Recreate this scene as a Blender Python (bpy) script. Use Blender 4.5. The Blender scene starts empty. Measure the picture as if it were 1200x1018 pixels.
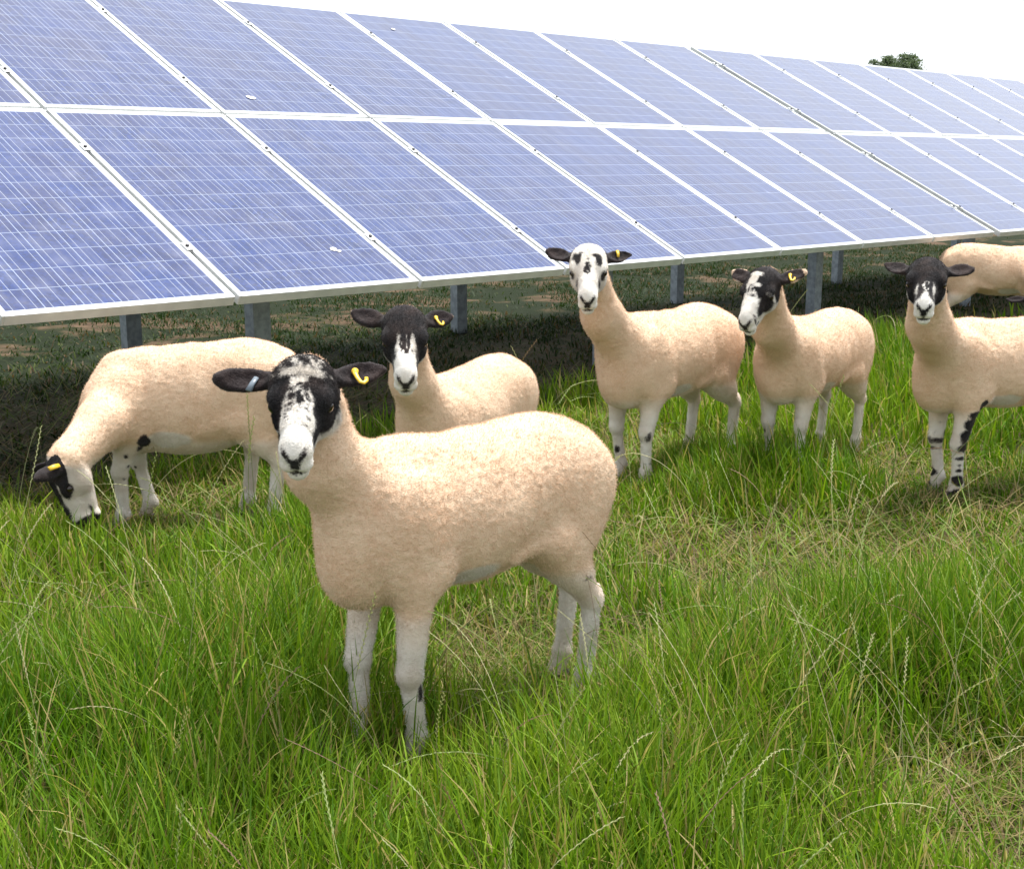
import bpy, math, time
import numpy as np
T0 = time.time()
rng = np.random.default_rng(7)
S = bpy.context.scene
C = S.collection
PI = math.pi
SLOPE = 0.017                                   # the field falls gently along the row of panels
YAW, TILT = 0.804, 0.460
AX = np.array([math.cos(YAW), math.sin(YAW)])   # along the row
HX = np.array([-math.sin(YAW), math.cos(YAW)])  # across the row, away from the flock
CAMH = 1.4
T_ORG = np.array([-1.117, 5.461, 0.732])        # lower left corner of panel 0


# ------------------------------------------------------------------ noise
def _hash(i, j, k, s):
    n = (i * 374761393 + j * 668265263 + k * 2147483647 + s * 1274126177) & 0xffffffff
    n = ((n ^ (n >> 13)) * 1274126177) & 0xffffffff
    n = ((n ^ (n >> 16)) * 2246822519) & 0xffffffff
    return ((n ^ (n >> 15)) & 0xffff) / 65535.0


def vnoise(P, sc, seed=0):
    """value noise in -1..1"""
    Q = np.asarray(P, dtype=np.float64) * sc + 1000.0
    I = np.floor(Q).astype(np.int64)
    f = Q - I
    f = f * f * (3 - 2 * f)
    r = 0
    for a in (0, 1):
        wa = f[:, 0] if a else 1 - f[:, 0]
        for b in (0, 1):
            wb = f[:, 1] if b else 1 - f[:, 1]
            for c in (0, 1):
                wc = f[:, 2] if c else 1 - f[:, 2]
                r = r + wa * wb * wc * _hash(I[:, 0] + a, I[:, 1] + b, I[:, 2] + c, seed)
    return r * 2 - 1


def n2(x, y, sc, seed=0):
    return vnoise(np.stack([x, y, np.full_like(x, 3.3)], 1), sc, seed)


def sstep(a, b, x):
    t = np.clip((x - a) / (b - a), 0, 1)
    return t * t * (3 - 2 * t)


def ground_z(x, y):
    s = x * AX[0] + y * AX[1]
    s = np.where(s > 45, 45 + (s - 45) * .15, np.where(s < -30, -30 + (s + 30) * .1, s))
    z = -SLOPE * s
    x = np.atleast_1d(np.asarray(x, float)); y = np.atleast_1d(np.asarray(y, float))
    near = np.exp(-(x ** 2 + (y - 8) ** 2) / 900)
    return z + near * (.018 * n2(x, y, .9, 5) + .012 * n2(x, y, 2.3, 6))


# ------------------------------------------------------------------ object helpers
def mesh_obj(name, V, Fc, mat=None, parent=None, smooth=False, quads=None):
    me = bpy.data.meshes.new(name)
    V = np.asarray(V, dtype=np.float32)
    if isinstance(Fc, np.ndarray):
        nf, k = Fc.shape
        me.vertices.add(len(V)); me.vertices.foreach_set('co', V.ravel())
        me.loops.add(nf * k); me.loops.foreach_set('vertex_index', Fc.astype(np.int32).ravel())
        me.polygons.add(nf); me.polygons.foreach_set('loop_start', np.arange(0, nf * k, k, dtype=np.int32))
        me.update(calc_edges=True)
    else:
        me.from_pydata([tuple(map(float, v)) for v in V], [], [tuple(map(int, f)) for f in Fc])
    if smooth:
        me.polygons.foreach_set('use_smooth', np.ones(len(me.polygons), dtype=bool))
    o = bpy.data.objects.new(name, me)
    C.objects.link(o)
    for m in (mat if isinstance(mat, (list, tuple)) else [mat]):
        if m: me.materials.append(m)
    if parent: o.parent = parent
    return o


def empty(name, label, cat, group=None, loc=(0, 0, 0), rz=0):
    o = bpy.data.objects.new(name, None); C.objects.link(o)
    o.empty_display_size = .1
    o.location = loc; o.rotation_euler = (0, 0, rz)
    o['label'] = label; o['category'] = cat
    if group: o['group'] = group
    return o


class MB:
    def __init__(s): s.v, s.f, s.m = [], [], []

    def add(s, V, F, m=0):
        b = len(s.v); s.v += [tuple(map(float, v)) for v in V]
        s.f += [tuple(b + i for i in f) for f in F]; s.m += [m] * len(F)

    def box(s, x0, x1, y0, y1, z0, z1, m=0, fr=None):
        V = [(x, y, z) for x in (x0, x1) for y in (y0, y1) for z in (z0, z1)]
        if fr is not None:
            o, X, Y, Z = fr
            V = [o + X * a + Y * b + Z * c for a, b, c in V]
        s.add(V, [(0, 1, 3, 2), (4, 6, 7, 5), (0, 4, 5, 1), (2, 3, 7, 6), (0, 2, 6, 4), (1, 5, 7, 3)], m)

    def tube(s, pts, rad, n=6, m=0, flat=1.0, cap=True, nrm=None):
        pts = [np.array(p, float) for p in pts]
        rad = rad if hasattr(rad, '__len__') else [rad] * len(pts)
        V = []; prev = None
        for i, p in enumerate(pts):
            t = pts[min(i + 1, len(pts) - 1)] - pts[max(i - 1, 0)]
            t /= np.linalg.norm(t) + 1e-9
            ref = prev if prev is not None else (np.array(nrm, float) if nrm is not None else (np.array([0, 0, 1.]) if abs(t[2]) < .9 else np.array([1., 0, 0])))
            u = ref - t * (ref @ t); u /= np.linalg.norm(u) + 1e-9
            w = np.cross(t, u); prev = u
            for k in range(n):
                a = 2 * PI * k / n
                V.append(p + rad[i] * (math.cos(a) * u * flat + math.sin(a) * w))
        F = [(i * n + k, i * n + (k + 1) % n, (i + 1) * n + (k + 1) % n, (i + 1) * n + k) for i in range(len(pts) - 1) for k in range(n)]
        if cap:
            F += [tuple(range(n))[::-1], tuple((len(pts) - 1) * n + k for k in range(n))]
        s.add(V, F, m)

    def obj(s, name, mat, parent=None, smooth=False):
        o = mesh_obj(name, s.v, s.f, mat, parent, smooth)
        if isinstance(mat, (list, tuple)):
            o.data.polygons.foreach_set('material_index', s.m)
        return o


# ------------------------------------------------------------------ materials
class NT:
    def __init__(s, name):
        s.mat = bpy.data.materials.new(name); s.mat.use_nodes = True
        s.t = s.mat.node_tree; s.n = s.t.nodes
        s.b = s.n['Principled BSDF']; s.out = s.n['Material Output']

    def new(s, ty, **kw):
        nd = s.n.new(ty)
        for k, v in kw.items():
            if k == 'i':
                for kk, vv in v.items():
                    if isinstance(vv, bpy.types.NodeSocket): s.t.links.new(vv, nd.inputs[kk])
                    else: nd.inputs[kk].default_value = vv
            else: setattr(nd, k, v)
        return nd

    def math(s, op, a, b=0.0, c=None, clamp=False):
        i = {0: a, 1: b}
        if c is not None: i[2] = c
        return s.new('ShaderNodeMath', operation=op, use_clamp=clamp, i=i).outputs[0]

    def mix(s, f, a, b, ty='MIX'):
        nd = s.new('ShaderNodeMix', data_type='RGBA', blend_type=ty)
        for k, v in ((0, f), (6, a), (7, b)):
            if isinstance(v, bpy.types.NodeSocket): s.t.links.new(v, nd.inputs[k])
            else: nd.inputs[k].default_value = v if k == 0 or len(v) == 4 else (*v, 1)
        return nd.outputs[2]

    def noise(s, vec, scale, detail=3, rough=.55):
        return s.new('ShaderNodeTexNoise', i={'Vector': vec, 'Scale': scale, 'Detail': detail, 'Roughness': rough}).outputs['Fac']

    def ramp(s, fac, lo, hi):
        return s.new('ShaderNodeMapRange', interpolation_type='SMOOTHSTEP', i={0: fac, 1: lo, 2: hi}).outputs[0]

    def set(s, **kw):
        for k, v in kw.items():
            k = k.replace('_', ' ')
            if isinstance(v, bpy.types.NodeSocket): s.t.links.new(v, s.b.inputs[k])
            else: s.b.inputs[k].default_value = v if not isinstance(v, tuple) or len(v) == 4 else (*v, 1)
        return s

    def bump(s, h, strength, dist):
        nd = s.new('ShaderNodeBump', i={'Height': h, 'Strength': strength, 'Distance': dist})
        s.t.links.new(nd.outputs[0], s.b.inputs['Normal'])


def hide_material(name, tan=(.68, .45, .295), cream=(.785, .575, .41)):
    n = NT(name)
    at = n.new('ShaderNodeAttribute', attribute_name='pat')
    sep = n.new('ShaderNodeSeparateColor', i={0: at.outputs['Color']})
    bf, wool, tint = sep.outputs
    co = n.new('ShaderNodeTexCoord').outputs['Object']
    n1 = n.noise(co, 16, 4); n2_ = n.noise(co, 125, 3, .7); n3 = n.noise(co, 260, 2, .6); n0 = n.noise(co, 5, 2)
    t = n.ramp(n.math('ADD', n.math('MULTIPLY', n1, .5), n.math('MULTIPLY', n0, .5)), .36, .64)
    w = n.mix(n.math('MULTIPLY', t, .75), cream, tan)
    w = n.mix(n.math('MULTIPLY', n.ramp(n2_, .45, .72), .35), w, (.86, .72, .56))
    w = n.mix(n.math('MULTIPLY', n.ramp(n3, .5, .75), .4), w, (.42, .25, .13))
    hair = n.mix(n.ramp(n1, .35, .7), (.84, .81, .76), (.72, .67, .60))
    base = n.mix(wool, hair, w)
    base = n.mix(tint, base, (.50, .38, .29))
    # blackness: field in cm round .5, roughened so that edges are hairy
    rough = n.math('ADD', n.math('MULTIPLY', n.math('SUBTRACT', n2_, .5), .09), n.math('MULTIPLY', n.math('SUBTRACT', n3, .5), .13))
    bl = n.ramp(n.math('ADD', bf, rough), .46, .54)
    dark = n.mix(n.ramp(n1, .4, .7), (.010, .009, .011), (.030, .020, .018))
    dark = n.mix(n.math('MULTIPLY', at.outputs['Alpha'], .35), dark, (.030, .015, .014))
    n.set(Base_Color=n.mix(bl, base, dark), Roughness=.85)
    n.b.inputs['Specular IOR Level'].default_value = .22
    n.b.inputs['Sheen Weight'].default_value = .12
    n.b.inputs['Sheen Roughness'].default_value = .5
    n.bump(n.math('ADD', n3, n.math('MULTIPLY', n2_, .9)), .55, .004)
    return n.mat


def simple(name, col, rough=.5, metal=0., spec=.5, var=0., sc=30, col2=None, bump=0.):
    n = NT(name)
    n.set(Roughness=rough, Metallic=metal); n.b.inputs['Specular IOR Level'].default_value = spec
    co = n.new('ShaderNodeTexCoord').outputs['Object']
    nz = n.noise(co, sc, 4)
    c2 = col2 or tuple(c * (1 - var) for c in col)
    n.set(Base_Color=n.mix(n.ramp(nz, .35, .65), col, c2))
    if bump: n.bump(nz, .6, bump)
    return n.mat


M_HIDE = hide_material('sheep_hide')
M_EYE = simple('eye_wet', (.02, .012, .008), .08, 0, .6)
M_YEL = simple('yellow_tag_plastic', (.72, .46, .03), .4, var=.15)
M_GREYTAG = simple('grey_tag_plastic', (.17, .21, .25), .4, var=.2)
M_HOOF = simple('hoof_horn', (.05, .042, .036), .6, var=.4)


# ------------------------------------------------------------------ signed distance field -> mesh
class Field:
    def __init__(s, lo, hi, h):
        s.lo = np.array(lo, float); s.h = h
        s.n = np.ceil((np.array(hi) - s.lo) / h).astype(int) + 1
        s.F = np.ones(s.n, dtype=np.float32)

    def sub(s, bl, bh, pad):
        a = np.clip(np.floor((bl - pad - s.lo) / s.h).astype(int), 0, s.n)
        b = np.clip(np.ceil((bh + pad - s.lo) / s.h).astype(int) + 1, 0, s.n)
        if np.any(b <= a): return None, None
        sl = tuple(slice(i, j) for i, j in zip(a, b))
        g = [s.lo[k] + s.h * np.arange(a[k], b[k]) for k in range(3)]
        return sl, [g[0][:, None, None], g[1][None, :, None], g[2][None, None, :]]

    def blend(s, sl, d, k, op):
        A = s.F[sl]; d = d.astype(np.float32)
        if op == 'add':
            hh = np.clip(.5 + .5 * (A - d) / k, 0, 1)
            s.F[sl] = A + (d - A) * hh - k * hh * (1 - hh)
        else:
            d = -d
            hh = np.clip(.5 - .5 * (A - d) / k, 0, 1)
            s.F[sl] = A + (d - A) * hh + k * hh * (1 - hh)

    def ell(s, c, r, R=None, k=.03, op='add'):
        c = np.array(c, float); r = np.array(r, float)
        R = np.eye(3) if R is None else R            # rows: local axes in field space
        ext = np.sqrt(((R * r[:, None]) ** 2).sum(0))
        sl, G = s.sub(c - ext, c + ext, k + 2 * s.h)
        if sl is None: return
        D = [G[i] - c[i] for i in range(3)]
        q = [R[i, 0] * D[0] + R[i, 1] * D[1] + R[i, 2] * D[2] for i in range(3)]
        k0 = np.sqrt((q[0] / r[0]) ** 2 + (q[1] / r[1]) ** 2 + (q[2] / r[2]) ** 2)
        k1 = np.sqrt((q[0] / r[0] ** 2) ** 2 + (q[1] / r[1] ** 2) ** 2 + (q[2] / r[2] ** 2) ** 2)
        s.blend(sl, k0 * (k0 - 1) / (k1 + 1e-6), k, op)

    def cone(s, a, b, ra, rb, k=.03, op='add'):
        a = np.array(a, float); b = np.array(b, float); m = max(ra, rb)
        sl, G = s.sub(np.minimum(a, b) - m, np.maximum(a, b) + m, k + 2 * s.h)
        if sl is None: return
        ab = b - a; L = ab @ ab + 1e-9
        D = [G[i] - a[i] for i in range(3)]
        t = np.clip((D[0] * ab[0] + D[1] * ab[1] + D[2] * ab[2]) / L, 0, 1)
        d = np.sqrt((D[0] - t * ab[0]) ** 2 + (D[1] - t * ab[1]) ** 2 + (D[2] - t * ab[2]) ** 2) - (ra + (rb - ra) * t)
        s.blend(sl, d, k, op)

    def mesh(s):
        F = s.F; n = F.shape
        ins = F < 0
        c = np.zeros((n[0] - 1, n[1] - 1, n[2] - 1), dtype=np.int8)
        for i in (0, 1):
            for j in (0, 1):
                for k in (0, 1):
                    c += ins[i:n[0] - 1 + i, j:n[1] - 1 + j, k:n[2] - 1 + k]
        cells = np.argwhere((c > 0) & (c < 8))
        idx = np.full(c.shape, -1, dtype=np.int32)
        idx[tuple(cells.T)] = np.arange(len(cells))
        acc = np.zeros((len(cells), 3)); cnt = np.zeros(len(cells))
        cor = [(i, j, k) for i in (0, 1) for j in (0, 1) for k in (0, 1)]
        val = {q: F[tuple((cells + q).T)] for q in cor}
        for q in cor:
            for ax in range(3):
                if q[ax]: continue
                r = list(q); r[ax] = 1; r = tuple(r)
                va, vb = val[q], val[r]
                m = (va < 0) != (vb < 0)
                t = np.where(m, va / np.where(m, va - vb, 1), 0)
                p = np.tile(np.array(q, float), (len(cells), 1)); p[:, ax] += t
                acc[m] += p[m]; cnt[m] += 1
        V = s.lo + s.h * (cells + acc / cnt[:, None])
        faces = []
        for ax in range(3):
            u, w = (ax + 1) % 3, (ax + 2) % 3
            sl0 = [slice(None)] * 3; sl1 = [slice(None)] * 3
            sl0[ax] = slice(0, -1); sl1[ax] = slice(1, None)
            A, B = ins[tuple(sl0)], ins[tuple(sl1)]
            e = np.argwhere(A != B)
            ok = (e[:, u] > 0) & (e[:, w] > 0) & (e[:, u] < n[u] - 1) & (e[:, w] < n[w] - 1)
            e = e[ok]
            fl = A[tuple(e.T)]
            def cell(du, dw):
                q = e.copy(); q[:, u] -= du; q[:, w] -= dw
                return idx[tuple(q.T)]
            Q = np.stack([cell(1, 1), cell(0, 1), cell(0, 0), cell(1, 0)], 1)
            Q[~fl] = Q[~fl][:, ::-1]
            faces.append(Q)
        return V, np.concatenate(faces)


def vnormals(V, Q):
    n = np.cross(V[Q[:, 2]] - V[Q[:, 0]], V[Q[:, 3]] - V[Q[:, 1]])
    N = np.zeros_like(V)
    for k in range(4):
        for a in range(3):
            N[:, a] += np.bincount(Q[:, k], weights=n[:, a], minlength=len(V))
    return N / (np.linalg.norm(N, axis=1, keepdims=True) + 1e-12)


def unit(v): v = np.array(v, float); return v / np.linalg.norm(v)


def seg_d(P, a, b):
    a = np.array(a, float); b = np.array(b, float); ab = b - a
    t = np.clip(((P - a) @ ab) / (ab @ ab + 1e-12), 0, 1)
    return np.linalg.norm(P - a - t[:, None] * ab, axis=1)


# ------------------------------------------------------------------ sheep
def make_sheep(label, loc, yaw, sc, poll, nose, roll, feet, marks, legmarks=(), wd=0., h=.006, hairs=60000,
               hair_r=.0006, ears=((1, 0, 0), (1, 0, 0)), tags=(), neck_r=(.108, .076, .058), tilt_up=None, seed=1, eartip=0., graze=False, mid_off=(0, 0, 0), low=0., hs=1., facet=0., deep=0.):
    """loc: ground point under the middle; poll, nose: world points the head is carried at and points to"""
    root = empty('sheep', label, 'sheep', 'shorn sheep in the flock', loc, yaw)
    root.scale = (sc, sc, sc)
    cy, sy = math.cos(yaw), math.sin(yaw)
    RW = np.array([[cy, sy, 0], [-sy, cy, 0], [0, 0, 1]])       # world -> local rotation
    loc = np.array(loc, float)
    O = RW @ (np.array(poll, float) - loc) / sc
    ex = unit(RW @ (np.array(nose, float) - np.array(poll, float)))
    up = RW @ unit(tilt_up if tilt_up is not None else (0, 0, 1))
    ez = unit(up - ex * (up @ ex)); ey = np.cross(ez, ex)
    if roll:
        c_, s_ = math.cos(roll), math.sin(roll)
        ey, ez = c_ * ey + s_ * ez, -s_ * ey + c_ * ez
    HR = np.stack([ex, ey, ez])                                  # rows
    H = lambda x, y, z: O + (ex * x + ey * y + ez * z) * hs
    lo = np.minimum([-.50, -.24, -.02], O - .29); hi = np.maximum([.42, .24, .82], O + .29)
    lo[2] = min(lo[2], -.02)
    fd = Field(lo, hi, h)
    dz = lambda x: -wd * np.clip((x + .15) / .4, 0, 1) - low
    E = lambda c, r, k=.04, R=None: fd.ell((c[0], c[1], c[2] + dz(c[0])), r, R, k)
    # trunk: deep chest, barrel, lifted belly, level back
    E((.03, 0, .545 - deep * .6), (.29, .152, .168 + deep), .02)
    E((-.10, 0, .600), (.20, .120, .118), .05)
    E((.20, 0, .535), (.15, .116, .178), .05)
    E((.298, 0, .482), (.080, .078, .112), .06)
    E((-.08, 0, .515 - deep * .6), (.24, .142, .138 + deep), .05)
    E((-.255, 0, .595), (.165, .130, .134), .07)
    E((-.385, 0, .555), (.055, .098, .115), .05)
    E((-.425, 0, .595), (.022, .026, .045), .02)
    E((.16, 0, .685), (.12, .05, .045), .05)
    for s_ in (1, -1):
        E((.200, s_ * .098, .525), (.085, .050, .150), .035)
        E((.150, s_ * .105, .455), (.050, .042, .055), .025)
        fd.cone((-.205, s_ * .105, .455 + dz(-.2)), (-.075, s_ * .118, .430 + dz(-.07)), .030, .016, .03)
        E((-.375, s_ * .050, .570), (.045, .045, .050), .03)
        th = .25
        R = np.array([[math.cos(th), 0, math.sin(th)], [0, 1, 0], [-math.sin(th), 0, math.cos(th)]])
        E((-.30, s_ * .080, .50), (.112, .062, .165), .05, R)
    # legs
    hoofs = []
    leg_lines = []
    for i, (fx, fy) in enumerate(feet):
        s_ = 1 if i % 2 == 0 else -1
        if i < 2:
            e0 = np.array([.195, s_ * .088, .43 + dz(.2)]); ft = np.array([fx, fy, 0.])
            kn = e0 * .47 + ft * .53 + [.012, 0, 0]; kn[2] = .245
            fe = ft + [-.012, 0, .085]; 
            fd.cone(e0, kn, .047, .027, .03)
            fd.ell(kn + [.004, 0, 0], (.0285, .0275, .035), None, .012)
            fd.ell(kn + [-.016, 0, -.012], (.014, .013, .016), None, .01)
            fd.cone(kn + [.004, 0, 0], fe + [.004, 0, 0], .0195, .0170, .010)
            fd.cone(kn + [-.010, 0, -.01], fe + [-.010, 0, 0], .015, .014, .008)
            fd.ell(fe, (.026, .0245, .024), None, .010)
            fd.ell(fe + [-.020, 0, -.008], (.011, .016, .012), None, .006)
            fd.cone(fe, ft + [.008, 0, .035], .020, .0235, .01)
            leg_lines.append([e0, kn, fe, ft])
        else:
            st = np.array([-.225, s_ * .084, .43 + dz(-.3)]); ft = np.array([fx, fy, 0.])
            hk = np.array([fx - .034, fy * .9 + s_ * .006, .275])
            fe = ft + [-.012, 0, .085]
            fd.cone(st, (st + hk) / 2 + [-.005, 0, 0], .058, .043, .04)
            fd.cone((st + hk) / 2 + [-.005, 0, 0], hk, .045, .028, .03)
            fd.ell(hk + [-.004, 0, .004], (.028, .023, .036), None, .012)
            fd.ell(hk + [-.023, 0, .020], (.007, .007, .020), None, .014)
            fd.cone(hk + [.004, 0, 0], fe + [.004, 0, 0], .0195, .0170, .010)
            fd.cone(hk + [-.014, 0, 0], fe + [-.010, 0, 0], .016, .014, .008)
            fd.ell(fe, (.026, .0245, .024), None, .010)
            fd.ell(fe + [-.020, 0, -.008], (.011, .016, .012), None, .006)
            fd.cone(fe, ft + [.008, 0, .035], .020, .0235, .01)
            leg_lines.append([st, hk, fe, ft])
        hoofs.append(ft)
    # neck
    nb = np.array([.235 - (.03 if graze else 0), 0, .575 + dz(.25)])
    nt = H(-.012, 0, -.028)
    if graze: nm = nb * .5 + nt * .5 + np.array([.03, 0, .035])
    else: nm = nb * .45 + nt * .55 + np.array([.035, 0, -.035])
    nm = nm + np.array(mid_off)
    fd.cone(nb, nm, neck_r[0], neck_r[1], .07)
    fd.cone(nm, nt, neck_r[1], neck_r[2], .04)
    # head
    HE = lambda c, r, k=.02, op='add': fd.ell(H(*c), tuple(q * hs for q in r), HR, k, op)
    HC = lambda a, b, ra, rb, k=.02, op='add': fd.cone(H(*a), H(*b), ra * hs, rb * hs, k, op)
    HE((.018, 0, .002), (.066, .064, .054))
    HE((.060, 0, .010), (.060, .056, .042))
    HC((.085, 0, -.008), (.190, 0, -.010), .047, .031)
    HE((.130, 0, .014), (.078, .027, .024), .018)
    HE((.200, 0, -.011), (.033, .031, .027), .016)
    HC((.060, 0, -.050), (.190, 0, -.054), .036, .020, .022)
    HE((.203, 0, -.063), (.022, .022, .016), .012)
    for s_ in (1, -1):
        HE((.060, s_ * .032, -.040), (.050, .030, .042), .025)
        HE((.072, s_ * .047, .013), (.030, .020, .021), .013)
        HE((.210, s_ * .0150, -.033), (.022, .0185, .017), .007)
        HE((.215, s_ * .0165, -.006), (.014, .009, .012), .008)
        HE((.083, s_ * .066, -.002), (.016, .012, .011), .008, 'sub')
        HC((.240, s_ * .006, -.019), (.230, s_ * .020, -.004), .0035, .005, .005, 'sub')
        HC((.232, 0, -.0515), (.215, s_ * .030, -.0525), .0035, .0045, .005, 'sub')
    HC((.238, 0, -.022), (.236, 0, -.048), .003, .004, .005, 'sub')
    ear_fr = []
    for s_, (L, rise, fwd) in zip((1, -1), ears):
        el = unit(ey * s_ + ez * (fwd * 1.0 - .10) - ex * (rise + .05))
        en = unit(ez - el * (ez @ el) + ex * .35); en = unit(en - el * (en @ el)); ew = np.cross(en, el)
        rt = H(.004, s_ * .050, -.002)
        L = L * hs; ec = rt + el * .072 * L
        ER = np.stack([el, ew, en])
        fd.cone(rt, rt + el * .03, .019, .015, .015)
        fd.cone(ec + el * .030 * L, ec + el * .058 * L - ew * .003, .017 * hs, .009, .012)
        fd.ell(ec, (.058 * L, .0280 * hs, .0115), ER, .012)
        fd.ell(ec + en * .016 + el * .004, (.053 * L, .0245 * hs, .0155), ER, .006, 'sub')
        ear_fr.append((rt, el, ew, en, L))
    V, Q = fd.mesh()
    N = vnormals(V, Q)
    # ---- masks on the vertices
    P = (V - O) @ HR.T / hs                                          # head coordinates
    hx, hy, hz = P.T
    # head region: in front of a slanting line behind the ears and jaw
    headf = sstep(-.014, .006, hx + np.where(hz > 0, 1.25, .55) * hz + .006 * vnoise(V, 60, seed)) * sstep(-.094, -.078, hz + .35 * np.clip(hx - .06, -1, 0))
    inhead = headf * sstep(.40, .30, np.linalg.norm(P - [.1, 0, 0], axis=1)) * (np.abs(hy) < .22)
    near = (np.linalg.norm(P - [.09, 0, -.01], axis=1) < .17) | ((np.abs(hy) > .05) & (np.linalg.norm(P, axis=1) < .21))
    earz = ((np.abs(hy) > .066) & (np.linalg.norm(P, axis=1) < .21) & (hx < .06) & (hz > -.07))
    headf = np.maximum(headf, earz)
    inhead = inhead * near
    z = V[:, 2]
    legd = np.full(len(V), 9.)
    for L in leg_lines:
        for a, b in zip(L[:-1], L[1:]): legd = np.minimum(legd, seg_d(V, a, b))
    legz = sstep(.40, .27, z + .02 * vnoise(V, 14, seed + 3) + .012 * vnoise(V, 50, seed + 4) + np.where(V[:, 0] < 0, .05, 0)) * (legd < .075) * (1 - (inhead > .3))
    pit = np.zeros(len(V))
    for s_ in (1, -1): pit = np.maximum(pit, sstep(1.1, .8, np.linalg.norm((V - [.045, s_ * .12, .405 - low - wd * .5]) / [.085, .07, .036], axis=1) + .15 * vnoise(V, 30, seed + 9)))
    belly = sstep(.40, .36, z + wd * .5) * (1 - legz)
    wool = (1 - inhead) * (1 - legz) * (1 - .9 * pit) * (1 - .5 * belly)
    # ---- displacement: fleece clumps and folds
    clump = .0011 * vnoise(V, 85, seed) + .0013 * vnoise(V, 150, seed + 1) + .0032 * vnoise(V * [1.3, 1, .45], 20, seed + 2) + .0060 * vnoise(V * [1.2, 1, .6], 7.5, seed + 5)
    bony = .0012 * vnoise(V, 45, seed + 7)
    V = V + N * (clump * wool + bony * (1 - wool) * (1 - inhead))[:, None]
    N = vnormals(V, Q)
    # ---- black marks, a signed field in metres (positive = black)
    bf = np.full(len(V), -.05)
    earm = np.zeros(len(V)); inner = np.zeros(len(V))
    for s_, (rt, el, ew, en, L) in zip((1, -1), ear_fr):
        q = V - rt; a = q @ el; w_ = q @ ew; n_ = q @ en
        m = (a > .004) & (np.abs(w_) < .05) & (np.abs(n_) < .04) & (a < .17)
        earm = np.maximum(earm, m * sstep(.0, .015, a))
        inner = np.maximum(inner, m * sstep(.02, .05, a) * sstep(.0, .006, n_ + .003) * sstep(.032, .020, np.abs(w_)))
        bf = np.where(m, np.maximum(bf, np.minimum(a - .002, .05)), bf)
        if eartip > 0:
            tipf = np.maximum(a - (.142 - eartip * .028) * L, np.where(a > .05 * L, np.abs(w_) - (.034 - .012 * eartip) * hs, -.05))
            bf = np.where(m, np.minimum(bf, -tipf), bf)
    warp = np.stack([vnoise(V, 55, seed + 11), vnoise(V, 55, seed + 12), vnoise(V, 55, seed + 13)], 1) * .004
    PW = P + warp
    hm = inhead > .02
    for kind, c, r in marks:
        r = np.array(r, float)
        k0 = np.linalg.norm((PW - c) / r, axis=1)
        d = (1 - k0) * r.min() * 1.2
        if kind == 'b': bf = np.where(hm & (earm < .5), np.maximum(bf, d), bf)
        elif kind == 'w': bf = np.where(hm & (earm < .5), np.minimum(bf, -d), bf)
        elif kind == 's':                                        # streaky mixture
            s1 = vnoise(P * [.35, 1, 1], 210, seed + 21) * .010
            bf = np.where(hm & (earm < .5) & (d > 0), s1 + .001, bf)
    # nose leather, nostrils, mouth
    f = hx > .165
    Y2 = P * [0, 1, 1]
    nd = np.full(len(V), 9.)
    for s_ in (1, -1):
        nd = np.minimum(nd, seg_d(Y2, (0, s_ * .003, -.018), (0, s_ * .0200, .003)) - .0062)
        nd = np.minimum(nd, seg_d(Y2, (0, 0, -.0510), (0, s_ * .030, -.0525)) - .0042)
    nd = np.minimum(nd, seg_d(Y2, (0, 0, -.018), (0, 0, -.050)) - .0034)
    nd = np.minimum(nd, seg_d(Y2, (0, 0, -.014), (0, 0, -.026)) - .0105)
    bf = np.where(f, np.maximum(bf, -nd), bf)
    # eye rims
    for s_ in (1, -1):
        bf = np.where(hx < .14, np.maximum(bf, .0185 - np.linalg.norm((P - [.083, s_ * .060, -.001]) * [1, .8, 1.2], axis=1)), bf)
    for (c, r) in legmarks:
        c = np.array(c, float); r = np.array(r, float)
        VW = V + warp
        k0 = np.linalg.norm((VW - c) / r, axis=1)
        bf = np.maximum(bf, np.where((1 - inhead) > .5, (1 - k0) * r.min() * 1.2, -9))
    bf = np.where(z < .026, .03, bf)
    pat = np.zeros((len(V), 4), dtype=np.float32)
    pat[:, 0] = np.clip(.5 + bf * 10, 0, 1)
    pat[:, 1] = wool
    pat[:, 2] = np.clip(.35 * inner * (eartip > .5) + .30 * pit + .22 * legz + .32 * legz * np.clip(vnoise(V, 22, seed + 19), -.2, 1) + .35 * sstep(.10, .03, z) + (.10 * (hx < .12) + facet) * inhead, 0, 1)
    pat[:, 3] = np.clip(inner + .5 * sstep(.05, .0, hx) * inhead, 0, 1)
    body = mesh_obj('body', V, Q, M_HIDE, root, True)
    at = body.data.attributes.new('pat', 'FLOAT_COLOR', 'POINT')
    at.data.foreach_set('color', pat.ravel())
    # ---- short fleece and face hair
    tri = np.concatenate([Q[:, [0, 1, 2]], Q[:, [0, 2, 3]]])
    A = np.linalg.norm(np.cross(V[tri[:, 1]] - V[tri[:, 0]], V[tri[:, 2]] - V[tri[:, 0]]), axis=1)
    wt = A * (1 - .72 * wool[tri[:, 0]] + 1.2 * inhead[tri[:, 0]])
    r_ = np.random.default_rng(seed)
    tt = r_.choice(len(tri), hairs, p=wt / wt.sum())
    b = r_.random((hairs, 2)); m = b.sum(1) > 1; b[m] = 1 - b[m]
    w3 = np.stack([1 - b.sum(1), b[:, 0], b[:, 1]], 1)
    def interp(X): return (X[tri[tt]] * w3[..., None]).sum(1)
    hp, hn, hpat = interp(V), interp(N), interp(pat)
    hn /= np.linalg.norm(hn, axis=1, keepdims=True)
    hpat[:, 3] = pat[tri[tt, 0], 3]
    wl = hpat[:, 1]; ih = interp(inhead[:, None])[:, 0]
    keep = (hp[:, 2] > .03)
    comb = np.where(ih[:, None] > .5, ex, np.array([-.45, 0, -.55]))
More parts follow.
